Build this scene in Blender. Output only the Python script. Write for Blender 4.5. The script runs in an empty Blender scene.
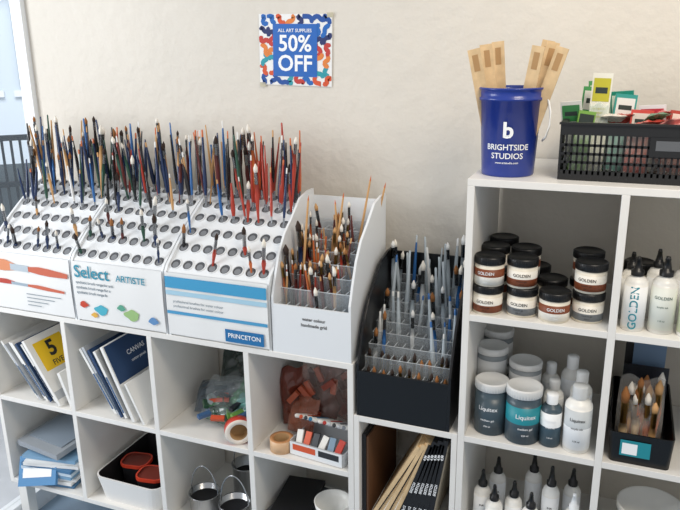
import bpy, bmesh, math, random
from mathutils import Matrix, Vector, Euler
random.seed(7)
R=random.uniform
pi=math.pi
sc=bpy.context.scene
try: sc.view_settings.view_transform='Standard'
except Exception: pass
# ---------------- materials ----------------
def lin(h):
    h=h.lstrip('#'); o=[]
    for i in (0,2,4):
        c=int(h[i:i+2],16)/255.; o.append(c/12.92 if c<=.04045 else ((c+.055)/1.055)**2.4)
    return (*o,1)
MC={}
def mat(h,rough=.5,metal=0.,alpha=1.,trans=0.,bump=0.,bscale=60.,var=0.,vscale=8.,coat=0.,spec=.5,name=None):
    k=(h,rough,metal,alpha,trans,bump,bscale,var,vscale,coat,spec)
    if k in MC: return MC[k]
    m=bpy.data.materials.new(name or ('m_'+h)); m.use_nodes=True
    nt=m.node_tree; b=nt.nodes['Principled BSDF']
    b.inputs['Base Color'].default_value=lin(h); b.inputs['Roughness'].default_value=rough
    b.inputs['Metallic'].default_value=metal; b.inputs['Alpha'].default_value=alpha
    b.inputs['Transmission Weight'].default_value=trans
    b.inputs['Coat Weight'].default_value=coat
    b.inputs['Specular IOR Level'].default_value=spec
    tc=nt.nodes.new('ShaderNodeTexCoord')
    if bump:
        n=nt.nodes.new('ShaderNodeTexNoise'); n.inputs['Scale'].default_value=bscale; n.inputs['Detail'].default_value=4
        nt.links.new(tc.outputs['Object'],n.inputs['Vector'])
        bp=nt.nodes.new('ShaderNodeBump'); bp.inputs['Strength'].default_value=bump; bp.inputs['Distance'].default_value=.01
        nt.links.new(n.outputs['Fac'],bp.inputs['Height']); nt.links.new(bp.outputs['Normal'],b.inputs['Normal'])
    if var:
        n=nt.nodes.new('ShaderNodeTexNoise'); n.inputs['Scale'].default_value=vscale; n.inputs['Detail'].default_value=3
        nt.links.new(tc.outputs['Object'],n.inputs['Vector'])
        r=nt.nodes.new('ShaderNodeValToRGB'); c=lin(h)
        r.color_ramp.elements[0].position=.3; r.color_ramp.elements[1].position=.7
        r.color_ramp.elements[0].color=(*[x*(1-var) for x in c[:3]],1); r.color_ramp.elements[1].color=(*[min(1,x*(1+var)) for x in c[:3]],1)
        nt.links.new(n.outputs['Fac'],r.inputs['Fac']); nt.links.new(r.outputs['Color'],b.inputs['Base Color'])
    MC[k]=m; return m
WHITE=mat('#ebe9e4',.45,var=.03,name='white_laminate')
WALLM=mat('#dfd9ce',.85,bump=.5,bscale=24,var=.03,vscale=3,name='plaster')
HOLD=mat('#e8ebed',.35,name='white_moulded_plastic')
BLK=mat('#0c0c0e',.3,name='black_plastic'); BLKM=mat('#17171a',.55)
DARKH=mat('#4c4e52',.7)
CLEAR=mat('#dfe8ee',.15,alpha=.16,name='clear_acrylic')
CLEAR2=mat('#dfe8ee',.12,alpha=.12,name='clear_acrylic_thin')
EDGE=mat('#e8eef2',.25,alpha=.7)  # pale strips paint the bright highlight along the acrylic divider edges
EDGE2=mat('#e8eef2',.2,alpha=.42)
STEEL=mat('#b9bbbd',.25,metal=1.,name='steel')
WOOD=mat('#d8bb90',.6,var=.12,vscale=40,name='pale_wood')
PAPER=mat('#efefed',.45,coat=.3)
# ---------------- mesh builder ----------------
def T(x,y,z): return Matrix.Translation((x,y,z))
def RX(a): return Matrix.Rotation(math.radians(a),4,'X')
def RY(a): return Matrix.Rotation(math.radians(a),4,'Y')
def RZ(a): return Matrix.Rotation(math.radians(a),4,'Z')
I=Matrix.Identity(4)
class MB:
    def __init__(s,name): s.name=name;s.v=[];s.f=[];s.m=[];s.s=[];s.mats=[]
    def mi(s,m):
        if m not in s.mats: s.mats.append(m)
        return s.mats.index(m)
    def add(s,vs,fs,m,M=I,smooth=False):
        o=len(s.v); s.v+=[tuple(M@Vector(v)) for v in vs]
        for i,f in enumerate(fs):
            s.f.append([o+a for a in f]); s.m.append(s.mi(m[i] if isinstance(m,list) else m)); s.s.append(smooth)
    def box(s,c,d,m,M=I):
        x,y,z=c;a,b,e=d[0]/2,d[1]/2,d[2]/2
        vs=[(x+i*a,y+j*b,z+k*e) for i in(-1,1) for j in(-1,1) for k in(-1,1)]
        s.add(vs,[(0,1,3,2),(4,6,7,5),(0,4,5,1),(2,3,7,6),(0,2,6,4),(1,5,7,3)],m,M)
    def b2(s,x0,x1,y0,y1,z0,z1,m,M=I): s.box(((x0+x1)/2,(y0+y1)/2,(z0+z1)/2),(abs(x1-x0),abs(y1-y0),abs(z1-z0)),m,M)
    def lathe(s,p,m,M=I,n=24,smooth=True):
        vs=[];fs=[];ms=[]
        for r,z in p:
            for i in range(n):
                a=2*pi*i/n; vs.append((r*math.cos(a),r*math.sin(a),z))
        for j in range(len(p)-1):
            for i in range(n):
                k=(i+1)%n; fs.append((j*n+i,j*n+k,j*n+n+k,j*n+n+i)); ms.append(m[j] if isinstance(m,list) else m)
        s.add(vs,fs,ms,M,smooth)
        for e,j in ((0,0),(1,len(p)-1)):
            if p[j][0]>.0004: s.add([(p[j][0]*math.cos(2*pi*i/n),p[j][0]*math.sin(2*pi*i/n),p[j][1]) for i in range(n)],[tuple(range(n))],m[0 if e==0 else -1] if isinstance(m,list) else m,M)
    def tube(s,pts,r,m,M=I,n=8):
        pts=[Vector(p) for p in pts];vs=[];fs=[]
        for i,p in enumerate(pts):
            t=(pts[min(i+1,len(pts)-1)]-pts[max(i-1,0)]).normalized()
            a=t.cross(Vector((0,0,1))); 
            if a.length<.1: a=t.cross(Vector((0,1,0)))
            a.normalize(); b=t.cross(a)
            rr=r[i] if isinstance(r,list) else r
            for k in range(n): vs.append(p+a*rr*math.cos(2*pi*k/n)+b*rr*math.sin(2*pi*k/n))
        for i in range(len(pts)-1):
            for k in range(n): fs.append((i*n+k,i*n+(k+1)%n,i*n+n+(k+1)%n,i*n+n+k))
        fs.append(tuple(range(n))); fs.append(tuple(range((len(pts)-1)*n,len(pts)*n)))
        s.add(vs,fs,m,M,True)
    def prism(s,prof,x0,x1,m,M=I):
        n=len(prof); vs=[(x0,y,z) for y,z in prof]+[(x1,y,z) for y,z in prof]
        fs=[tuple(range(n)),tuple(range(n,2*n))]+[(i,(i+1)%n,n+(i+1)%n,n+i) for i in range(n)]
        s.add(vs,fs,m,M)
    def rect(s,x0,x1,z0,z1,y,m,M=I): s.add([(x0,y,z0),(x1,y,z0),(x1,y,z1),(x0,y,z1)],[(0,1,2,3)],m,M)
    def ribbon(s,pts,w,y,m,M=I):
        vs=[];n=len(pts)
        for i,p in enumerate(pts):
            a=pts[max(i-1,0)];b=pts[min(i+1,n-1)];dx,dz=b[0]-a[0],b[1]-a[1];l=math.hypot(dx,dz) or 1
            ww=w*(.6 if i in(0,n-1) else 1)
            vs+=[(p[0]-dz/l*ww/2,y,p[1]+dx/l*ww/2),(p[0]+dz/l*ww/2,y,p[1]-dx/l*ww/2)]
        s.add(vs,[(2*i,2*i+1,2*i+3,2*i+2) for i in range(n-1)],m,M)
    def text(s,t,size,m,M=I,warp=None,align='CENTER',ext=0,bold=.012):
        c=bpy.data.curves.new('t','FONT');c.body=t;c.size=size;c.align_x=align;c.align_y='CENTER';c.extrude=ext;c.resolution_u=3
        if ext==0: c.offset=size*bold
        o=bpy.data.objects.new('t',c);sc.collection.objects.link(o);bpy.context.view_layer.update()
        me=bpy.data.meshes.new_from_object(o.evaluated_get(bpy.context.evaluated_depsgraph_get()))
        vs=[tuple(v.co) for v in me.vertices]
        if warp: vs=[warp(v) for v in vs]
        s.add(vs,[tuple(p.vertices) for p in me.polygons],m,M)
        bpy.data.objects.remove(o);bpy.data.curves.remove(c);bpy.data.meshes.remove(me)
    def tray(s,w,d,h,r,th,m,M=I,flare=0.,mi=None):
        mi=mi or m
        def loop(w,d,r,z):
            o=[]
            for cx,cy,a0 in ((1,1,0),(-1,1,90),(-1,-1,180),(1,-1,270)):
                for k in range(6):
                    a=math.radians(a0+k*18); o.append((cx*(w/2-r)+r*math.cos(a),cy*(d/2-r)+r*math.sin(a),z))
            return o
        L=[loop(w-flare,d-flare,r,0),loop(w,d,r,h),loop(w-2*th,d-2*th,max(r-th,.001),h),loop(w-2*th-flare,d-2*th-flare,max(r-th,.001),th)]
        n=24;vs=sum(L,[]);fs=[];ms=[]
        for j in range(3):
            for i in range(n): fs.append((j*n+i,j*n+(i+1)%n,j*n+n+(i+1)%n,j*n+n+i));ms.append(m if j<2 else mi)
        fs.append(tuple(range(n)));ms.append(m);fs.append(tuple(range(3*n,4*n)));ms.append(mi)
        s.add(vs,fs,ms,M)
    def pouch(s,w,h,t,m,M=I,seed=0):
        rr=random.Random(seed);ph=[rr.uniform(0,6) for _ in range(6)];N=18
        for sg in(1,-1):
            vs=[];fs=[]
            for j in range(N+1):
                for i in range(N+1):
                    x=2*i/N-1;z=2*j/N-1
                    e=(1-x**4)*(1-z**4); k=e*(t*(.75-.3*z)+.16*t*math.sin(7*x+ph[0]+3*z)+.14*t*math.sin(11*z+ph[1]-5*x)+.1*t*math.sin(17*x+ph[5]+9*z))
                    wob=.06*t*math.sin(4*x+ph[2])+.25*t*math.sin(3*z+ph[3])
                    vs.append((x*w/2*(1-.05*z*z),-sg*k+wob,(z+1)*h/2*(1+.03*math.sin(5*x+ph[4]))))
            for j in range(N):
                for i in range(N): a=j*(N+1)+i;fs.append((a,a+1,a+N+2,a+N+1))
            s.add(vs,fs,m,M,True)
    def done(s,bevel=0,loc=None):
        me=bpy.data.meshes.new(s.name);me.from_pydata(s.v,[],s.f)
        for m in s.mats: me.materials.append(m)
        me.polygons.foreach_set('material_index',s.m);me.polygons.foreach_set('use_smooth',s.s)
        bm=bmesh.new();bm.from_mesh(me);bmesh.ops.recalc_face_normals(bm,faces=bm.faces);bm.to_mesh(me);bm.free()
        xs=[v.co for v in me.vertices];c=Vector((sum(v.x for v in xs),sum(v.y for v in xs),sum(v.z for v in xs)))/len(xs)
        me.transform(T(*(-c)))
        o=bpy.data.objects.new(s.name,me);o.location=c;sc.collection.objects.link(o)
        if bevel:
            b=o.modifiers.new('b','BEVEL');b.width=bevel;b.segments=2;b.limit_method='ANGLE'
        return o
FT=RX(90)
def wrapcyl(cx,cy,z0,r,a0=0.):
    f=(lambda z:r) if not callable(r) else r
    def w(v):
        rad=f(v[1])+.0006; a=v[0]/rad+a0
        return (cx+rad*math.sin(a),cy-rad*math.cos(a),z0+v[1])
    return w
# ---------------- room ----------------
XL=-1.715
w=MB('wall_back'); w.b2(XL,2.6,0,.14,0,2.9,WALLM); w.done()
w=MB('floor'); w.b2(XL-.02,2.6,-4.2,.14,-.1,0,mat('#93a9bd',.35,var=.08,vscale=5,name='floor_vinyl')); w.done()
w=MB('window_1')
FR=mat('#eef2f5',.4,name='window_frame_paint')
w.b2(XL-.05,XL,-.022,.02,0,2.9,FR); w.b2(XL-.05,XL,-2.6,-2.54,0,2.9,FR); w.b2(XL-.05,XL,-2.54,-.012,0,.08,FR); w.b2(XL-.05,XL,-2.54,-.012,2.8,2.9,FR); w.b2(XL-.045,XL-.01,-1.32,-1.27,.08,2.8,FR)
w.b2(XL-.03,XL-.027,-2.54,-.012,.08,2.8,mat('#eaf3f7',.05,alpha=.04,name='window_glass')); w.done()
w=MB('pavement'); w.b2(-14,XL-.1,-8,14,-.12,-.02,mat('#c9ccd0',.9,var=.1)); w.done()
w=MB('metal_fence')
fm=mat('#2b3640',.6); Mf=T(-4.6,2.9,0)@RZ(42)
for i in range(70): w.box((-2.6+i*.075,0,.52),(.022,.022,1.08),fm,Mf)
for z in(.08,.62,1.04): w.box((0,0,z),(5.3,.035,.05),fm,Mf)
w.box((0,.25,.40),(5.3,.02,.74),mat('#66737c',.8),Mf); w.done()
w=MB('neighbouring_building')
Mb=T(-8.5,7.2,0)@RZ(42)
w.box((0,0,2.35),(12,.3,4.7),mat('#dbe6ef',.8),Mb)
for i in range(9):
    w.box((-5.4+i*1.35,-.18,1.85),(1.0,.1,1.3),mat('#5f7a90',.2),Mb); w.box((-5.4+i*1.35,-.2,1.15),(1.2,.12,.1),FR,Mb); w.box((-5.4+i*1.35,-.24,1.85),(.05,.05,1.3),FR,Mb)
w.box((0,-.4,2.9),(12,.8,.18),FR,Mb); w.done()
# ---------------- shelving ----------------
TH=.018;YF=-.39
def unit(name,xs,zs,legs=0):
    u=MB(name); x0=xs[0];x1=xs[-1]+TH
    for x in xs: u.b2(x,x+TH,YF,-.012,zs[-1]-TH,zs[0]-TH,WHITE)
    for z in zs:
        if z==zs[0]: u.b2(x0,x1,YF,-.012,z-TH,z,WHITE)
        else:
            for a,b in zip(xs[:-1],xs[1:]): u.b2(a+TH,b,YF,-.012,z-TH,z,WHITE)
    if legs:
        for x in(x0+.03,x1-.03,(x0+x1)/2):
            for y in(YF+.04,-.05): u.b2(x-.02,x+.02,y-.02,y+.02,0,zs[-1]-TH,WHITE)
    return u.done(.0012)
ZT=.927
unit('cube_shelf_unit',[-1.705,-1.355,-1.005,-.655,-.32],[ZT,ZT-.35,ZT-.70],1)
unit('cube_shelf_unit',[0,.35,.70],[1.47,1.12,.77,.42,.07],1)
u=MB('bridging_shelf')
for z in(.77,.42): u.b2(-.285,-.017,YF,-.012,z-TH,z,WHITE)
u.b2(-.301,-.285,YF,-.012,0,.77,WHITE); u.b2(-.017,-.001,YF,-.012,0,.77,WHITE); u.done(.0012)
# ---------------- poster ----------------
p=MB('sale_poster'); Mp=T(-.637,-.003,1.773)@RY(1.5)
p.box((0,0,0),(.25,.002,.215),PAPER,Mp)
cols=[mat(h,.6) for h in('#1a4f9c','#d8562c','#2a9aa8','#e2823a','#c23b34','#222f66','#1a67b8')]
rp=random.Random(5); k=0
for i in range(8):
    for j in range(7):
        x=-.108+i*.0309;z=-.092+j*.0307
        if abs(x)<.075 and abs(z+.002)<.072: continue
        a=rp.uniform(0,6.3);L=.019;c=rp.choice([-1,1])*rp.uniform(.9,1.7)
        pts=[];px,pz=x-L*math.cos(a)*.8,z-L*math.sin(a)*.8
        for q in range(10):
            pts.append((max(-.118,min(.118,px)),max(-.100,min(.100,pz))));aa=a+c*(1 if q<5 else -1)*((q%5)/2.2-1);px+=L*.3*math.cos(aa);pz+=L*.3*math.sin(aa)
        p.ribbon(pts,.0145,-.0016-.0001*(k%5),cols[k%7],Mp);k+=1
p.rect(-.076,.076,-.08,.078,-.0024,mat('#1763b8',.5),Mp)
WT=mat('#f7f9fa',.6)
p.text('ALL ART SUPPLIES',.0145,WT,Mp@T(0,-.003,.058)@FT)
p.text('50%',.068,WT,Mp@T(0,-.003,.018)@FT,bold=.02); p.text('OFF',.068,WT,Mp@T(0,-.003,-.042)@FT,bold=.02)
p.box((-.115,-.002,-.108),(.02,.001,.014),mat('#d8d2b8',.3,alpha=.6),Mp);p.box((.118,-.002,.104),(.02,.001,.014),mat('#d8d2b8',.3,alpha=.6),Mp)
p.done()
# ---------------- brushes ----------------
NAVY=mat('#1d3158',.25,coat=.5);BLUE=mat('#2f69a8',.25,coat=.5);BLACK=mat('#1c1a1c',.25,coat=.5);REDB=mat('#b23a26',.3,coat=.4);ORNG=mat('#cf6a30',.35,coat=.3)
TAN=mat('#cf9f68',.5);GREEN=mat('#2f5444',.3);WHTH=mat('#ebebe8',.3);BRISW=mat('#f2ece0',.8);BRISB=mat('#9a6434',.8);BRISD=mat('#33241c',.8);GOLD=mat('#c9a35c',.3,metal=1.);MAR=mat('#5e211c',.3,coat=.4)
CLH=mat('#dbe6ec',.1,alpha=.72)
def brush(o,base,tilt,L,hm,up='handle',s=1.,br=None,fer=None,tip=None,n=7):
    br=br or random.choice([BRISW,BRISB,BRISD,BRISW]);fer=fer or STEEL;tip=tip or hm
    M=T(*base)@RZ(R(0,360))@RX(tilt)
    r=.0032*s
    if up=='handle':
        p=[(r*1.0,0),(r*1.1,L*.14),(r*1.15,L*.15),(r*1.65,L*.3),(r*1.35,L*.55),(r*.95,L*.78),(r*.75,L*.9),(r*.7,L*.985),(0,L)]
        o.lathe(p,[fer,fer,hm,hm,hm,hm,tip,tip],M,n)
    else:
        bl=.016*s+R(0,.008); fl=.026*s;h=L-bl-fl
        p=[(r*.6,0),(r*1.1,h*.4),(r*1.7,h*.75),(r*1.15,h),(r*1.3,h),(r*1.35,h+fl),(r*1.4,h+fl),(r*1.55,h+fl+bl*.5),(r*.3,L),(0,L)]
        o.lathe(p,[hm,hm,hm,hm,fer,fer,br,br,br],M,n)
# ---------------- perforated brush display racks ----------------
Y0=-.388; D=.30
def prof(t):
    a=t*pi/2*.80
    return (.012+(D-.03)*t, .215+.185*(.35*t+.65*math.sin(a)/math.sin(pi/2*.80)))
def rack(x0,x1,which):
    o=MB('brush_display_rack');g=.002
    x0+=g;x1-=g
    pr=[prof(i/14) for i in range(15)]
    side=[(Y0,ZT),(Y0,ZT+.207)]+[(Y0+a,ZT+b+.010) for a,b in pr]+[(Y0+D,ZT+.40),(Y0+D,ZT)]
    o.prism(side,x0,x0+.008,HOLD);o.prism(side,x1-.008,x1,HOLD)
    body=[(Y0+.004,ZT+.001),(Y0+.004,ZT+.207)]+[(Y0+a,ZT+b) for a,b in pr]+[(Y0+D-.002,ZT+.39),(Y0+D-.002,ZT+.001)]
    o.prism(body,x0+.008,x1-.008,HOLD)
    holes=[];NC=8;NR=6
    for j in range(NR):
        t=.05+.9*j/(NR-1);a,b=prof(t);a2,b2=prof(t+.02);an=math.degrees(math.atan2(b2-b,a2-a))
        for i in range(NC):
            x=x0+.028+(x1-x0-.056)*i/(NC-1)
            M=T(x,Y0+a,ZT+b)@RX(an)
            o.lathe([(.0195,0),(.0185,.003),(.0165,.003),(.016,.0006)],HOLD,M,18)
            o.lathe([(.0161,.0004),(.0161,.0008)],DARKH,M,18)  # shade inside the hole painted as a flat dark disc
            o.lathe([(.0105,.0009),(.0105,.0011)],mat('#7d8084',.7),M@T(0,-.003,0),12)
            holes.append((j,i,x,Y0+a,ZT+b))
    N=10;z0,z1=ZT+.006,ZT+.206
    vs=[];fs=[]
    for j in range(N+1):
        for i in range(N+1):
            x=x0+.004+(x1-x0-.008)*i/N;z=z0+(z1-z0)*j/N
            vs.append((x,Y0-.003-.003*math.sin(pi*j/N)-.0012*math.sin(i*1.7+which),z))
    for j in range(N):
        for i in range(N): a=j*(N+1)+i;fs.append((a,a+1,a+N+2,a+N+1))
    o.add(vs,fs,PAPER,I,True)
    Y=Y0-.0082;cx=(x0+x1)/2;w=x1-x0
    GT=mat('#8d979e',.6);TEAL=mat('#2f8ea6',.5);CY=mat('#5aa9cf',.5)
    if which==1:
        for zz,c1,c2,ln in((ZT+.160,'#d98b62','#b9c4cc',.30),(ZT+.102,'#b84436','#9fb0bd',.28)):
            xx=x0+.03;big=zz>ZT+.15
            o.ribbon([(xx,zz-.002),(xx+ln*.06,zz+.003),(xx+ln*.16,zz+.003),(xx+ln*.3,zz)],.040 if big else .017,Y,mat(c1,.6))
            o.ribbon([(xx+ln*.24,zz),(xx+ln*.5,zz-.002)],.037 if big else .016,Y-.0002,mat(c2,.4))
            o.ribbon([(xx+ln*.5,zz-.002),(xx+ln*.65,zz-.003),(xx+ln*.8,zz-.006),(xx+ln*1.05,zz-.01)],.026 if big else .013,Y,mat('#c9654a',.5))
        for q in range(4): o.rect(cx-.02,cx+.13-q*.03,ZT+.068-q*.013,ZT+.071-q*.013,Y,GT)
    if which==2:
        o.text('Select',.058,TEAL,T(x0+.084,Y,ZT+.172)@FT); o.text('ARTISTE',.030,TEAL,T(x0+.235,Y,ZT+.165)@FT)
        for q in range(3): o.text('synthetic brush range for artists'[:30-q*3],.0125,GT,T(x0+.018,Y,ZT+.137-q*.017)@FT,align='LEFT',bold=.03)
        for bx,bz,c,rr in((.04,.062,'#c9472f',.013),(.11,.050,'#4bb0c4',.02),(.23,.048,'#9cc07f',.022),(.19,.068,'#5aa58b',.012),(.31,.04,'#5f8fc0',.014),(.08,.03,'#e3b04a',.010)):
            pts=[(x0+bx+rr*(1+.18*math.sin(3*a+bx*50))*math.cos(a)*1.3,Y,ZT+bz+rr*.8*(1+.15*math.cos(4*a))*math.sin(a)) for a in [i*2*pi/24 for i in range(24)]]
            o.add(pts,[tuple(range(24))],mat(c,.4))
    if which==3:
        o.rect(x0+.006,x1-.006,ZT+.160,ZT+.196,Y,mat('#3f9cc9',.5))
        o.rect(x0+.006,x1-.006,ZT+.138,ZT+.152,Y,mat('#a9cfe2',.5))
        for q in range(2): o.text('professional brushes for water colour',.0115,GT,T(x0+.03,Y,ZT+.118-q*.015)@FT,align='LEFT')
        o.rect(x0+.006,x1-.006,ZT+.076,ZT+.086,Y,mat('#4a9cc9',.5))
        o.rect(x1-.15,x1-.02,ZT+.012,ZT+.052,Y,mat('#1b6ea8',.5)); o.text('PRINCETON',.02,WT,T(x1-.085,Y-.0008,ZT+.033)@FT)
    o.done(0)
    b=MB('paint_brushes')
    pal={1:[NAVY,BLUE,BLACK,NAVY,TAN,GREEN,NAVY,NAVY,WHTH,BLACK],2:[BLACK,NAVY,TAN,BLACK,REDB,BLUE,NAVY,MAR,GREEN],3:[BLACK,NAVY,REDB,ORNG,BLACK,REDB,GREEN,NAVY,MAR]}[which]
    for j,i,x,y,z in holes:
        if j>=4: cnt=random.choice([3,4,4,5])
        elif j==3: cnt=random.choice([0,1,1,2])
        else: cnt=1 if R(0,1)<.27 else 0
        for q in range(cnt):
            hm=random.choice(pal)
            if which==3 and i<3: hm=random.choice([BLACK,NAVY,TAN,MAR,BLUE])
            if which==3 and i in(4,5): hm=random.choice([REDB,ORNG,REDB,BLACK])
            if j>=4: L=R(.15,.25)
            elif j==3: L=R(.12,.19)
            else: L=R(.07,.12)
            md='handle' if (j>=3 and R(0,1)<.66) else 'b'
            tp=random.choice([hm,hm,hm,WHTH,ORNG,TAN])
            brush(b,(x+R(-.006,.006),y+R(-.005,.005),z-.004),R(1,9 if j>2 else 13),L,hm,md,R(.8,1.45),tip=tp,br=random.choice([BRISW,BRISB,BRISW,BRISD]))
    b.done()
rack(-1.638,-1.278,1);rack(-1.278,-.918,2);rack(-.918,-.556,3)
# ---------------- acrylic grid racks ----------------
def gridrack(x0,x1,zb,Dp,H,hf,body,name,nc,nr,fronttext,CL,ED):
    o=MB(name);Yb=Y0
    P=[(0,hf),(.02,hf+.05),(.05,hf+.115),(.09,hf+.165),(.14,hf+.2),(.2,H-.012),(.26,H),(Dp,H)]
    side=[(Yb,zb)]+[(Yb+a,zb+b) for a,b in P]+[(Yb+Dp,zb)]
    o.prism(side,x0,x0+.007,body);o.prism(side,x1-.007,x1,body)
    o.b2(x0+.007,x1-.007,Yb,Yb+.006,zb,zb+hf-.02,body)
    o.b2(x0+.007,x1-.007,Yb+Dp-.006,Yb+Dp,zb,zb+H-.02,body)
    o.b2(x0+.007,x1-.007,Yb+.006,Yb+Dp-.006,zb,zb+.008,body)
    xs=[x0+.007+(x1-x0-.014)*i/nc for i in range(nc+1)]
    ys=[.012+(Dp-.03)*j/nr for j in range(nr+1)]
    step=[hf-.03+(H-hf-.06)*(j/nr)**.8 for j in range(nr+1)]
    cells=[]
    for j in range(nr+1):
        z1=zb+step[j]
        o.b2(x0+.008,x1-.008,Yb+ys[j]-.001,Yb+ys[j]+.001,zb+max(.01,step[j]-.12),z1,CL)
        o.b2(x0+.008,x1-.008,Yb+ys[j]-.0012,Yb+ys[j]+.0012,z1,z1+.0018,ED)
    for j in range(nr):
        z1=zb+step[j]
        for i in range(nc+1):
            o.b2(xs[i]-.001,xs[i]+.001,Yb+ys[j],Yb+ys[j+1],zb+max(.01,step[j]-.1),z1,CL)
            o.b2(xs[i]-.0012,xs[i]+.0012,Yb+ys[j],Yb+ys[j+1],z1,z1+.0018,ED)
        for i in range(nc): cells.append((j,i,(xs[i]+xs[i+1])/2,Yb+(ys[j]+ys[j+1])/2,z1))
        o.b2(x0+.008,x1-.008,Yb+ys[j]+.003,Yb+ys[j+1]-.003,zb+.009,zb+max(.02,step[j]-.1),body)
    if fronttext:
        for q in range(2): o.text(['water colour','handmade grid'][q],.0135,mat('#6d6d6d',.6),T((x0+x1)/2+.01,Yb-.0008,zb+.115-q*.018)@FT,bold=.03)
    o.done(.0008)
    return cells,step
cells,st=gridrack(-.553,-.308,ZT,.30,.43,.17,HOLD,'acrylic_grid_brush_rack',8,7,True,CLEAR,EDGE)
b=MB('paint_brushes')
for j,i,x,y,z in cells:
    pr=.9 if (1<=j<=4 and i<=5) else (.22 if i>5 else .45)
    if j==0: pr=.15
    for q in range(3 if i<=5 else 1):
        if R(0,1)>pr: continue
        hm=random.choice([ORNG,REDB,TAN,TAN,REDB,MAR,MAR,TAN]); L=R(.115,.175)
        brush(b,(x+R(-.006,.006),y+R(-.004,.004),z-.085),R(0,10),L,hm,random.choice(['b','b','handle']),R(.8,1.25),fer=random.choice([STEEL,GOLD]),br=random.choice([BRISW,BRISB,TAN]),tip=random.choice([TAN,hm,WHTH]))
for x,y,L,tl in((-.51,-.28,.33,5),(-.45,-.2,.33,8),(-.40,-.16,.38,10),(-.37,-.14,.36,12),(-.42,-.18,.3,-4)):
    b.lathe([(.003,0),(.0042,L*.5),(.0028,L*.95),(0,L)],[TAN,TAN,ORNG],T(x,y,ZT+.12)@RY(tl)@RX(-2),8)
brush(b,(-.52,-.33,ZT+.07),4,.24,BLACK,'b',1.8,br=BRISD);brush(b,(-.50,-.27,ZT+.12),4,.25,NAVY,'b',1.8,br=BRISD)
b.done()
cells,st=gridrack(-.292,-.024,.77,.34,.42,.16,BLK,'black_acrylic_brush_rack',10,9,False,CLEAR2,EDGE2)
b=MB('clear_handled_brushes')
for j,i,x,y,z in cells:
    if j>=5: n_=1 if R(0,1)<.9 else 0
    elif j>=2: n_=1 if R(0,1)<.45 else 0
    else: n_=1 if R(0,1)<.8 else 0
    for q in range(n_):
        if j<=1: brush(b,(x,y,z-.09),R(0,6),R(.095,.12),random.choice([TAN,BLACK,GOLD]),'b',1.1,br=random.choice([BRISB,BRISD]),fer=GOLD)
        else: brush(b,(x,y,z-.09),R(0,6),R(.18,.27) if j>=6 else R(.13,.2),random.choice([CLH,CLH,CLH,WHTH,CLH,BLUE]),random.choice(['b','handle','handle']),R(1.1,1.6),br=random.choice([BRISW,WHTH,BRISB]),tip=random.choice([CLH,WHTH,BLUE]))
b.done()
# ---------------- bucket ----------------
BB=mat('#1b3792',.3,coat=.3,name='blue_bucket_plastic');bx,by,bz=.078,-.288,1.47;bh=.212
o=MB('blue_bucket')
o.lathe([(.0,.002),(.062,.0),(.064,.004),(.0735,bh-.03),(.0775,bh-.03),(.078,bh-.024),(.0745,bh-.022),(.075,bh-.006),(.079,bh-.004),(.079,bh),(.074,bh),(.0725,bh-.01),(.062,.006),(0,.006)],BB,T(bx,by,bz),48)
rf=lambda y:.064+(.0735-.064)*(max(0,min(1,(y+.085)/(bh-.03))))
o.text('BRIGHTSIDE',.0195,WT,I,wrapcyl(bx,by,bz+.073,lambda y:rf(y-.01),.1));o.text('STUDIOS',.0195,WT,I,wrapcyl(bx,by,bz+.052,lambda y:rf(y-.03),.1));o.text('www.artstudio.com',.007,WT,I,wrapcyl(bx,by,bz+.036,lambda y:rf(y-.045),.1))
o.text('b',.052,WT,I,wrapcyl(bx,by,bz+.113,lambda y:rf(y+.03),.1),bold=.03)
pts=[(bx+.079,by-.01,bz+bh-.018),(bx+.09,by-.02,bz+bh-.03),(bx+.097,by-.03,bz+bh-.055),(bx+.098,by-.035,bz+bh-.085),(bx+.09,by-.035,bz+bh-.115),(bx+.082,by-.02,bz+bh-.125)]
o.tube(pts,.0026,WHTH);o.box((bx+.079,by-.008,bz+bh-.018),(.008,.02,.016),WHTH)
o.done()
o=MB('wooden_paint_stirrers')
for dx,dy,tx,ty,L,rz in((-.038,-.012,-12,5,.278,15),(-.030,.004,-9,-1,.285,24),(-.018,.015,-6,-4,.29,-6),(.020,-.012,9,4,.28,-8),(.028,.006,13,-1,.292,12),(.036,-.012,17,2,.285,-5),(.022,.02,11,-5,.295,0)):
    o.box((0,0,L/2+.0),(.030,.0045,L),WOOD,T(bx+dx*.85,by+dy,bz+.03)@RY(tx)@RX(ty)@RZ(rz))
    o.box((0,-.0026,L*.88),(.014,.0004,L*.14),mat('#b08a5c',.6),T(bx+dx*.85,by+dy,bz+.03)@RY(tx)@RX(ty)@RZ(rz))
o.done(.001)
# ---------------- basket ----------------
o=MB('black_plastic_basket');x0,x1,y0,y1,z0,h=.205,.56,-.335,-.09,1.47,.135
GB=mat('#1b1c1e',.45,name='basket_plastic')
o.b2(x0,x1,y0,y1,z0,z0+.006,GB)
def wallp(L,M):
    o.box((L/2,0,.012),(L,.004,.024),GB,M);o.box((L/2,-.002,h-.014),(L,.009,.028),GB,M)
    o.box((L/2,-.004,h-.002),(L+.01,.014,.005),GB,M)
    n=int(L/.0125)
    for i in range(n+1): o.box((L*i/n,0,h/2),(.0048,.004,h-.03),GB,M)
    for z in(.043,.063,.083): o.box((L/2,0,z),(L,.004,.0062),GB,M)
wallp(x1-x0,T(x0,y0,z0));wallp(x1-x0,T(x0,y1,z0));wallp(y1-y0,T(x0,y0,z0)@RZ(90));wallp(y1-y0,T(x1,y0,z0)@RZ(90))
o.box((.235,-.004,.085),(.085,.005,.045),GB,T(x0,y0,z0));o.box((.235,-.0068,.088),(.06,.001,.022),mat('#5f6266',.4),T(x0,y0,z0))
o.done()
o=MB('packaged_art_supplies')
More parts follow.
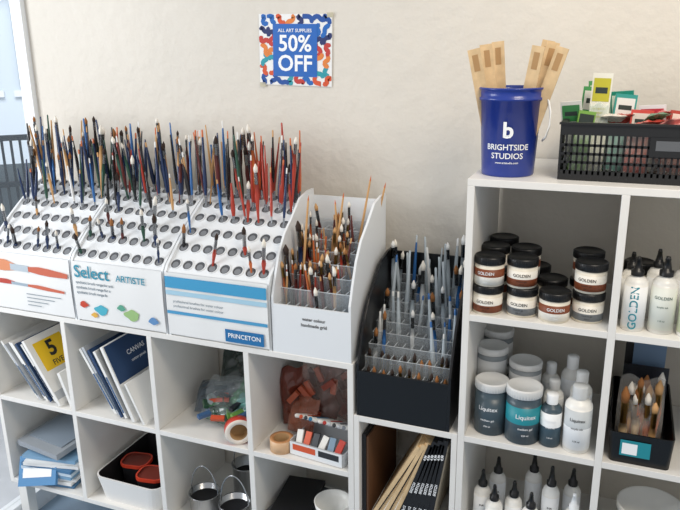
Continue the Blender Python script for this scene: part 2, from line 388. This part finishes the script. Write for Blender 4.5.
pk=[(.235,-.24,.17,.05,'#e9ece8','#3f8a50',-6),(.25,-.19,.20,.05,'#4c9d5c','#f0efe6',4),(.275,-.25,.235,.045,'#f3f1e4','#c9c23a',2),(.285,-.17,.215,.05,'#5aa060','#e8e3d0',-3),(.325,-.22,.185,.05,'#3ca39b','#eef3f0',5),(.345,-.15,.19,.055,'#2c9a88','#e7f2ea',-5),(.37,-.24,.15,.05,'#d9534a','#e8ddd2',3),(.41,-.2,.16,.06,'#e5e7e9','#c03c4a',-4),(.45,-.25,.15,.055,'#b5483a','#f0ddd0',7),(.5,-.2,.155,.06,'#c9787a','#f2f0ec',-2),(.52,-.26,.14,.05,'#3c6aa0','#e9e3d8',4),(.24,-.29,.15,.04,'#7fb04f','#303a34',8)]
for x,y,hh,ww,c1,c2,a in pk:
    M=T(x,y,1.478)@RZ(a*2)@RX(-a*.8)@RY(a)
    o.box((0,0,hh/2),(ww,.008,hh),mat(c1,.3),M);o.rect(-ww*.42,ww*.42,hh*.72,hh*.95,-.0048,mat(c2,.3),M);o.rect(-ww*.3,ww*.3,hh*.8,hh*.86,-.0052,mat('#2d3b38',.5),M)
    for q in range(3): o.rect(-ww*.35,ww*(.3-.1*q),hh*(.64-.04*q),hh*(.655-.04*q),-.0052,mat(c2,.3),M)
    o.pouch(ww*1.02,hh*.7,.008,mat('#e5efe8',.1,alpha=.35),M@T(0,-.006,0),int(x*1000))
for i in range(16):
    o.pouch(.06,.045,.008,mat(random.choice(['#c94f45','#e8e0d4','#3e7d58','#d88b86','#e9e6e1','#a9443a']),.25,coat=.4),T(.31+i*.014,R(-.29,-.15),1.595+R(0,.01))@RZ(R(0,180))@RX(R(60,110)),i)
o.done()
# ---------------- jars & bottles ----------------
CREAM=mat('#e6dfcf',.4);LID=mat('#111214',.35);LBL=mat('#7e4022',.5);LBW=mat('#f0ece2',.5)
def jar(name,x,y,z,r,h,body,label,lid,stripe=None,txt=None,tm=None,lh=.22,ts=.2):
    o=MB(name);hb=h*(1-lh);st=stripe or label
    pr=[(r*.9,0),(r*.97,.002),(r*.97,hb*.12),(r*.975,hb*.12),(r*.975,hb*.45),(r*.975,hb*.82),(r*.97,hb*.82),(r*.97,hb*.95),(r*.9,hb)]
    o.lathe(pr,[body,body,label,label,st,st,body,body],T(x,y,z),32)
    n=40;o.lathe([(r*.93,hb),(r,hb+.001),(r,h-.004),(r*.96,h-.001),(r*.9,h),(r*.87,h-.0015),(0,h-.0015)],lid,T(x,y,z),32)
    for i in range(n):
        a=2*pi*i/n;o.box((r,0,(hb+h)/2),(.0012,.0018,(h-hb)*.75),lid,T(x,y,z)@Matrix.Rotation(a,4,'Z'))
    if txt:
        a0=math.atan2(.344-x,2.06+y)*.8+R(-.3,.3)
        o.text(txt,hb*ts,tm,I,wrapcyl(x,y,z+hb*.62,r*.978,a0));o.text('medium gel',hb*ts*.5,tm,I,wrapcyl(x,y,z+hb*.36,r*.978,a0));o.text('236 ml',hb*ts*.4,tm,I,wrapcyl(x,y,z+hb*.22,r*.978,a0))
    return o.done()
stk=[(.055,-.345,2),(.138,-.335,2),(.222,-.345,1),(.298,-.318,2),(.05,-.245,2),(.13,-.235,2),(.205,-.24,1),(.285,-.22,2),(.06,-.15,2),(.15,-.14,1)]
kk=0
for x,y,n in stk:
    for q in range(n):
        hh=.076
        jar('paint_jar',x+R(-.002,.002),y+R(-.002,.002),1.12+q*hh,.0385,hh,CREAM,[LBL,LBW,mat('#6f757a',.5)][kk%3],LID,[LBW,LBL,LBW][kk%3],'GOLDEN',[mat('#3a2a20',.5),WT,mat('#333333',.5)][kk%3],.27);kk+=1
jar('paint_jar',.41,-.2,1.12,.037,.13,CREAM,LBL,LID,LBW)
def bottle(name,x,y,z,r,h,body,cap,label=None,cone=True,txt=None,vert=False,tm=None,stripe=None):
    o=MB(name);hb=h*(.74 if cone else .8);lb=label or body;st=stripe or lb
    pr=[(r*.9,0),(r,.003),(r,hb*.08),(r*1.006,hb*.08),(r*1.006,hb*.5),(r*1.006,hb*.84),(r,hb*.84),(r*.97,hb*.9),(r*.75,hb*.97),(r*.4,hb),(r*.4,hb+.004)]
    o.lathe(pr,[body,body,lb,lb,st,st,body,body,body,body],T(x,y,z),28)
    if cone: o.lathe([(r*.55,hb+.002),(r*.55,hb+.014),(r*.38,hb+.016),(r*.2,h-.008),(r*.24,h-.008),(r*.16,h),(0,h)],cap,T(x,y,z),16)
    else: o.lathe([(r*.55,hb+.002),(r*.56,h-.003),(r*.5,h),(0,h)],cap,T(x,y,z),20)
    if txt:
        a0=math.atan2(.344-x,2.06+y)*.8
        if vert:
            ww=wrapcyl(x,y,z+hb*.45,r*1.01,a0); o.text(txt,r*1.0,tm,I,lambda v:ww((-v[1],v[0],0)))
        else: o.text(txt,r*.36,tm,I,wrapcyl(x,y,z+hb*.66,r*1.01,a0));o.text('acrylic ink',r*.22,tm,I,wrapcyl(x,y,z+hb*.5,r*1.01,a0));o.text('118 ml',r*.2,tm,I,wrapcyl(x,y,z+hb*.25,r*1.01,a0))
    return o.done()
TL=mat('#2590a0',.5);WB=mat('#f1f0eb',.35);MK=mat('#e2e1db',.3)
bottle('fluid_medium_bottle',.402,-.345,1.12,.0265,.18,WB,LID,WT,True,'GOLDEN',True,TL)
bottle('fluid_medium_bottle',.464,-.34,1.12,.0285,.185,MK,LID,mat('#dfe3da',.5),True,'GOLDEN',False,mat('#556b60',.5))
bottle('fluid_medium_bottle',.525,-.345,1.12,.0265,.17,WB,WT,mat('#cfd6b8',.5),True,'GEL',False,TL)
bottle('fluid_medium_bottle',.392,-.27,1.12,.024,.17,WB,LID,WT,True)
bottle('fluid_medium_bottle',.45,-.26,1.12,.024,.18,WB,LID,WT,True)
bottle('fluid_medium_bottle',.51,-.26,1.12,.024,.18,WB,LID,WT,True)
SL=mat('#41525c',.35);TLB=mat('#1f8b98',.45);GL=mat('#dfe0df',.4)
jar('gesso_jar',.075,-.325,.77,.045,.15,SL,SL,GL,SL,'Liquitex',WT,.16,.13)
jar('gesso_jar',.162,-.34,.77,.0465,.155,SL,SL,GL,TLB,'Liquitex',WT,.16,.13)
for x,y,hh,q in((.055,-.225,.105,0),(.055,-.225,.1,.105),(.15,-.24,.09,0),(.15,-.24,.09,.09),(.055,-.13,.11,0),(.055,-.13,.11,.11)):
    jar('gesso_jar',x,y,.77+q,.044,hh,mat('#8b9296',.4),GL,GL,None,None,None,.2)
bottle('acrylic_ink_bottle',.234,-.345,.77,.027,.145,SL,WT,mat('#3f5663',.5),False,'Liquitex',False,WT,stripe=WT)
bottle('acrylic_ink_bottle',.300,-.345,.77,.034,.18,WB,mat('#c9cccd',.4),WT,False,'Liquitex',False,mat('#444444',.5),stripe=mat('#c9cfd2',.5))
bottle('acrylic_ink_bottle',.232,-.27,.77,.026,.15,WB,GL,GL,False);bottle('acrylic_ink_bottle',.30,-.26,.77,.028,.18,WB,GL,WT,False);bottle('acrylic_ink_bottle',.27,-.19,.77,.028,.19,WB,WT,WT,False);bottle('acrylic_ink_bottle',.215,-.19,.77,.025,.16,WB,WT,GL,False)
for i,(x,y,hh,c) in enumerate(((.06,-.3,.2,0),(.1,-.34,.185,0),(.15,-.31,.19,0),(.2,-.34,.185,0),(.245,-.27,.235,0),(.31,-.31,.19,1),(.09,-.22,.2,0),(.19,-.2,.22,0),(.3,-.22,.21,0))):
    bottle('squeeze_paint_bottle',x,y,.42,.024,hh,WB,LID if c==0 else WT,WT,True,None if i%2 else 'INK',False,BLKM)
o=MB('white_tub_with_cover');o.lathe([(.07,0),(.078,.17),(.084,.172),(.085,.19),(.08,.192),(.078,.186),(0,.186)],[WB]*6,T(.50,-.29,.42),40)
o.tube([(.50+.082*math.cos(a),-.29-.082*math.sin(a),.56-.03*math.sin(a)) for a in [i*pi/12 for i in range(13)]],.002,STEEL);o.done()
o=MB('black_storage_tray');o.tray(.15,.33,.085,.012,.004,BLK,T(.452,-.215,.77),.01);o.rect(.405,.475,.795,.838,-.3815,TLB);o.rect(.41,.445,.80,.83,-.382,WT);o.done()
o=MB('bagged_paint_brushes')
for i in range(20):
    brush(o,(R(.405,.49),R(-.34,-.26),.78),R(0,9),R(.14,.2),random.choice([TAN,WOOD,ORNG]),'b',R(1.4,2.4),br=random.choice([BRISW,BRISB,TAN]),fer=random.choice([GOLD,STEEL]))
o.pouch(.11,.19,.035,mat('#f3f0ea',.08,alpha=.16),T(.445,-.31,.777)@RX(-8),5)
o.box((.45,-.15,.90),(.10,.006,.24),BLKM);o.box((.46,-.16,.89),(.08,.004,.24),mat('#6d86a3',.4));o.box((.455,-.19,.86),(.11,.003,.20),mat('#2a2c33',.3,alpha=.8));o.done()
# ---------------- books in the middle ----------------
o=MB('sketchbooks_and_canvases')
o.b2(-.283,-.272,-.37,-.09,.423,.70,BLKM);o.b2(-.2715,-.266,-.365,-.09,.423,.69,mat('#6b4a32',.6))
x=-.262
for i in range(11):
    an=28-i*1.9; wood=i<5; Hh=.31 if wood else .315
    M=T(x,0,.426)@RY(an)
    if wood:
        o.b2(0,.011,-.375+.006*(i%2),-.08,0,Hh,WOOD,M);o.b2(.0112,.0145,-.372,-.08,.002,Hh-.004,PAPER if i%2 else BLKM,M)
        x+=.0165
    else:
        o.b2(0,.014,-.380,-.09,0,Hh-.012*(i%2),BLKM,M);o.b2(.0142,.0165,-.374,-.09,.002,Hh-.02,mat('#b5ab98',.7),M)
        for zz,tt in((.07,'9x12'),(.15,'SKETCH'),(.26,'4.99')): o.text(tt,.0105,WT,M@T(.007,-.3808,zz)@FT@RZ(90),bold=.03)
        x+=.0180
o.done()
# ---------------- left unit contents ----------------
Z1=ZT-.35;Z2=ZT-.70
STR=mat('#b8bcc0',.6);CAN=mat('#eeede9',.8,bump=.2,bscale=400);NV=mat('#223f66',.5);YEL=mat('#f0c419',.5)
def boards(name,xs,ang,z,mats,L=.30,H=.27,t=.010,extra=None,yf=-.375):
    o=MB(name)
    for i,x in enumerate(xs):
        M=T(x,0,z+.004)@RY(ang[i]);m=mats[i];y_=yf-R(-.012,.006);h_=H-R(0,.02)
        o.b2(0,t,y_,yf+L,0,h_,m,M)
        o.b2(t*.15,t*.85,y_-.0006,y_-.0002,h_*.08,h_*.62,mat(['#3f5f86','#5b6a78','#2c3e55'][i%3],.6),M)
    if extra: extra(o)
    return o.done(.0006)
def exA(o):
    M=T(-1.415,0,Z1+.004)@RY(-30)
    o.b2(.0,.012,-.388,-.1,.0,.26,CAN,M)
    o.b2(.0122,.0132,-.365,-.235,.125,.235,YEL,M)
    M2=M@T(.0136,-.30,.18)@RZ(90)@FT
    o.text('5',.08,BLKM,M2@T(0,.014,0),bold=.03);o.text('FIVE',.028,BLKM,M2@T(0,-.038,0))
    o.b2(.0122,.0130,-.385,-.1,.02,.05,STR,M)
    M=T(-1.365,0,Z1+.004)@RY(-19)
    o.b2(-.012,.0,-.372,-.1,.0,.13,CAN,M)
boards('canvas_boards',[-1.530,-1.514,-1.498,-1.482,-1.466,-1.450,-1.434],[-35,-35,-34,-33,-32,-32,-31],Z1,[CAN,STR,CAN,CAN,NV,CAN,STR],extra=exA,H=.245,t=.0085)
def exB(o):
    M=T(-1.10,0,Z1+.004)@RY(-22)
    o.b2(0,.012,-.385,-.1,0,.275,CAN,M);o.b2(.0122,.0134,-.38,-.11,.135,.272,NV,M);o.b2(.0122,.0130,-.36,-.14,.02,.035,STR,M)
    M2=M@T(.0138,-.25,.215)@RZ(90)@FT
    o.text('CANVAS',.024,WT,M2);o.text('cotton panels',.014,WT,M2@T(0,-.03,0))
    M=T(-1.055,0,Z1+.004)@RY(-24)
    o.b2(0,.008,-.387,-.16,0,.15,CAN,M)
boards('canvas_boards',[-1.190,-1.174,-1.156,-1.138,-1.120],[-29,-28,-26,-25,-23],Z1,[CAN,STR,NV,CAN,BLKM],extra=exB,H=.27)
def pouchset(name,items):
    o=MB(name)
    for x,y,z,w_,h_,t_,c,al,rx,ry,rz,sd in items: o.pouch(w_,h_,t_,mat(c,.12,alpha=al,coat=.5),T(x,y,z)@RZ(rz)@RX(rx)@RY(ry),sd)
    return o
o=pouchset('bagged_craft_supplies',[(-.80,-.16,Z1+.035,.20,.17,.035,'#27332e',1,-30,0,8,1),(-.76,-.25,Z1+.035,.15,.12,.03,'#2f7044',1,-50,5,-12,2),(-.86,-.27,Z1+.03,.13,.13,.024,'#55606a',.8,-62,0,15,3),(-.72,-.30,Z1+.03,.10,.11,.025,'#4f8f86',.95,-55,0,5,8),(-.80,-.31,Z1+.022,.14,.10,.022,'#2c4f3c',1,-65,0,-8,9),(-.79,-.30,Z1+.025,.21,.16,.045,'#dbe4e6',.13,-52,0,3,19)])
for i in range(26): o.box((0,0,0),(.045,.016,.012),mat(random.choice(['#2f7a46','#23262c','#6f9f4a','#aab8bd','#3d5f8a','#c9502f','#23262c','#1e4a30']),.35),T(R(-.87,-.71),R(-.34,-.2),Z1+R(.025,.085))@RZ(R(0,180))@RX(R(-30,30)))
o.done()
def ring(name,ro,ri,h,m1,m2,M):
    o=MB(name);o.lathe([(ri,0),(ro,0),(ro,h),(ri,h),(ri,0)],[m2,m1,m2,mat('#b48f62',.7)],M,36);return o.done()
ring('tape_roll',.044,.028,.03,mat('#c9402f',.35),mat('#f0e6da',.4),T(-.705,-.36,Z1+.0445)@RZ(35)@RX(90)@T(0,0,-.012))
o=pouchset('bagged_pigments',[(-.57,-.20,Z1+.01,.11,.19,.03,'#7a3626',.8,-12,-8,10,11),(-.50,-.17,Z1+.01,.11,.22,.03,'#5f241a',.85,-8,6,-5,12),(-.435,-.13,Z1+.01,.11,.24,.025,'#96452f',.75,-5,8,0,13),(-.54,-.26,Z1+.01,.10,.12,.02,'#b06a50',.6,-25,0,-10,14),(-.38,-.12,Z1+.01,.09,.2,.02,'#6e3a2c',.7,-5,-6,0,15),(-.48,-.2,Z1+.01,.16,.25,.035,'#ead9cf',.14,-8,0,0,16)])
for i in range(30): o.box((0,0,0),(.018,.012,.05),mat(random.choice(['#8a3b28','#5b221a','#b2573a','#3f1b16']),.35),T(R(-.59,-.39),R(-.22,-.14),Z1+R(.04,.18))@RY(R(-50,50)))
o.done()
ring('tape_roll',.037,.024,.04,mat('#dbb48c',.4),mat('#c98f5e',.5),T(-.56,-.345,Z1))
o=MB('marker_set_box');M=T(-.425,-.30,Z1)@RZ(-6)
o.tray(.19,.14,.045,.008,.003,mat('#d9dde0',.15,alpha=.6),M);cc=['#e8e6e0','#d4572f','#3a3d42','#2f7da8','#d8d5cc','#f0efe9','#b7342c','#c9ccd0','#35373c','#c9ccd0','#8a8f96']
for i in range(11):
    Mi=M@T(-.082+i*.0164,.05,.070)@RX(62);c=mat(cc[i],.35)
    o.lathe([(.0065,0),(.0072,.01),(.0072,.085),(.0066,.09),(.0066,.125),(.003,.13),(0,.132)],[c,c,c,WHTH,c,c],Mi@T(0,0,-.02),12)
for i in range(6):
    o.box((0,0,0),(.020,.007,.045),mat(['#e8e6e0','#d4572f','#3a3d42','#e8e6e0','#7a93a8','#c63a28'][i],.3),M@T(-.070+i*.028,-.045,.050)@RX(-35)@RY(R(-12,12)))
o.box((0,-.073,.024),(.18,.002,.042),mat('#e9ecee',.3),M);o.rect(-.08,.0,.02,.040,-.0745,mat('#d4572f',.4),M);o.rect(.01,.08,.02,.040,-.0745,mat('#2a2c30',.4),M);o.done()
# row 2
o=MB('paper_pads')
for i in range(9): o.box((0,0,.008+i*.0135),(.22,.27,.012),[mat('#4a789f',.5),PAPER,PAPER,mat('#7ca3c2',.5),mat('#c6d6e2',.6)][i%5],T(-1.55+i*.003,-.25,Z2)@RZ(R(-7,7)+10))
M=T(-1.54,-.24,Z2+.14)@RZ(-8)@RX(4)
o.box((0,0,.012),(.22,.28,.022),mat('#9aa0a6',.5),M);o.box((.0,0,.0255),(.18,.2,.003),mat('#8c98a4',.5),M)
o.box((0,0,0),(.17,.012,.11),mat('#4d86b5',.5),T(-1.56,-.385,Z2+.06)@RX(-30)@RY(-14));o.box((0,-.0065,0),(.13,.001,.05),PAPER,T(-1.56,-.385,Z2+.06)@RX(-30)@RY(-14));o.done()
o=MB('white_storage_bin');o.tray(.28,.34,.10,.04,.006,mat('#eceae6',.4),T(-1.165,-.215,Z2),.03,BLKM);o.done()
for x,y,z in((-1.228,-.235,.01),(-1.108,-.30,.022),(-1.110,-.165,.012)):
    o=MB('silicone_food_tin');o.tray(.105,.085,.07,.03,.006,BLKM,T(x,y,Z2+z)@RZ(10),.01,mat('#3a1a16',.5));o.tray(.110,.09,.012,.032,.006,mat('#d0452e',.35),T(x,y,Z2+z+.071)@RZ(10),0,mat('#7a3328',.4));o.done()
for x,y,rr,hh in((-.885,-.31,.052,.09),(-.755,-.33,.052,.095),(-.78,-.2,.048,.16)):
    o=MB('steel_brush_washer');o.lathe([(0,.001),(rr*.9,0),(rr,.006),(rr,hh-.003),(rr*1.07,hh),(rr*.99,hh-.001),(rr*.97,.006),(0,.004)],STEEL,T(x,y,Z2),36)
    pts=[(x+rr*math.cos(a)*1.02,y,Z2+hh-.01+rr*2.1*math.sin(a)) for a in [i*pi/16 for i in range(17)]];o.tube(pts,.0022,STEEL)
    o.lathe([(rr*.95,hh*.75),(rr*.95,hh*.76)],BLKM,T(x,y,Z2),30);o.done()
o=MB('white_bowl');o.lathe([(.0,.002),(.03,0),(.032,.004),(.055,.045),(.06,.07),(.057,.07),(.05,.045),(.028,.008),(0,.008)],WB,T(-.40,-.32,Z2+.115),36);o.done()
o=MB('cardboard_supply_box');o.b2(-.46,-.335,-.37,-.2,Z2,Z2+.115,mat('#d9d9d6',.6));o.rect(-.45,-.35,Z2+.03,Z2+.09,-.3708,mat('#8fa0aa',.5));o.done(.002)
o=MB('loose_swatch_books')
for i in range(7): o.box((0,0,.01+i*.017),(.13,.2,.015),[BLKM,mat('#8a9097',.5),mat('#55585e',.5)][i%3],T(-.555,-.25,Z2)@RZ(R(-10,10)))
o.done()
# ---------------- camera ----------------
c=Vector((.344,-2.061,1.776));yaw,pit,rol,f=.387,.287,-.013,699.37
fw=Vector((-math.sin(yaw)*math.cos(pit),math.cos(yaw)*math.cos(pit),-math.sin(pit)));rt=Vector((math.cos(yaw),math.sin(yaw),0));up=rt.cross(fw)
r2=rt*math.cos(rol)+up*math.sin(rol);u2=-rt*math.sin(rol)+up*math.cos(rol)
cd=bpy.data.cameras.new('camera');cd.sensor_width=36;cd.lens=f/680*36;cd.clip_start=.02
co=bpy.data.objects.new('camera',cd);sc.collection.objects.link(co)
co.matrix_world=Matrix(((r2.x,u2.x,-fw.x,c.x),(r2.y,u2.y,-fw.y,c.y),(r2.z,u2.z,-fw.z,c.z),(0,0,0,1)));sc.camera=co
# ---------------- light ----------------
W=bpy.data.worlds.new('world');sc.world=W;W.use_nodes=True;bg=W.node_tree.nodes['Background'];bg.inputs[0].default_value=(.96,.97,1,1);bg.inputs[1].default_value=.57
def area(name,loc,tgt,sx,sy,p,col):
    l=bpy.data.lights.new(name,'AREA');l.shape='RECTANGLE';l.size=sx;l.size_y=sy;l.energy=p;l.color=col
    o=bpy.data.objects.new(name,l);sc.collection.objects.link(o);o.location=loc;o.rotation_euler=(Vector(tgt)-Vector(loc)).to_track_quat('-Z','Y').to_euler()
area('window_daylight',(-2.7,-1.8,1.9),(0,-.2,1.1),1.2,1.8,56,(.93,.96,1))
area('ceiling_lamp',(.9,-1.3,2.75),(.5,-.3,1.3),.8,.5,21,(1,.88,.72))
area('building_fill',(-4.6,2.2,4.5),(-7.5,6.5,1.2),3,3,380,(.92,.96,1))  # added lamp that brightens the building outside the window
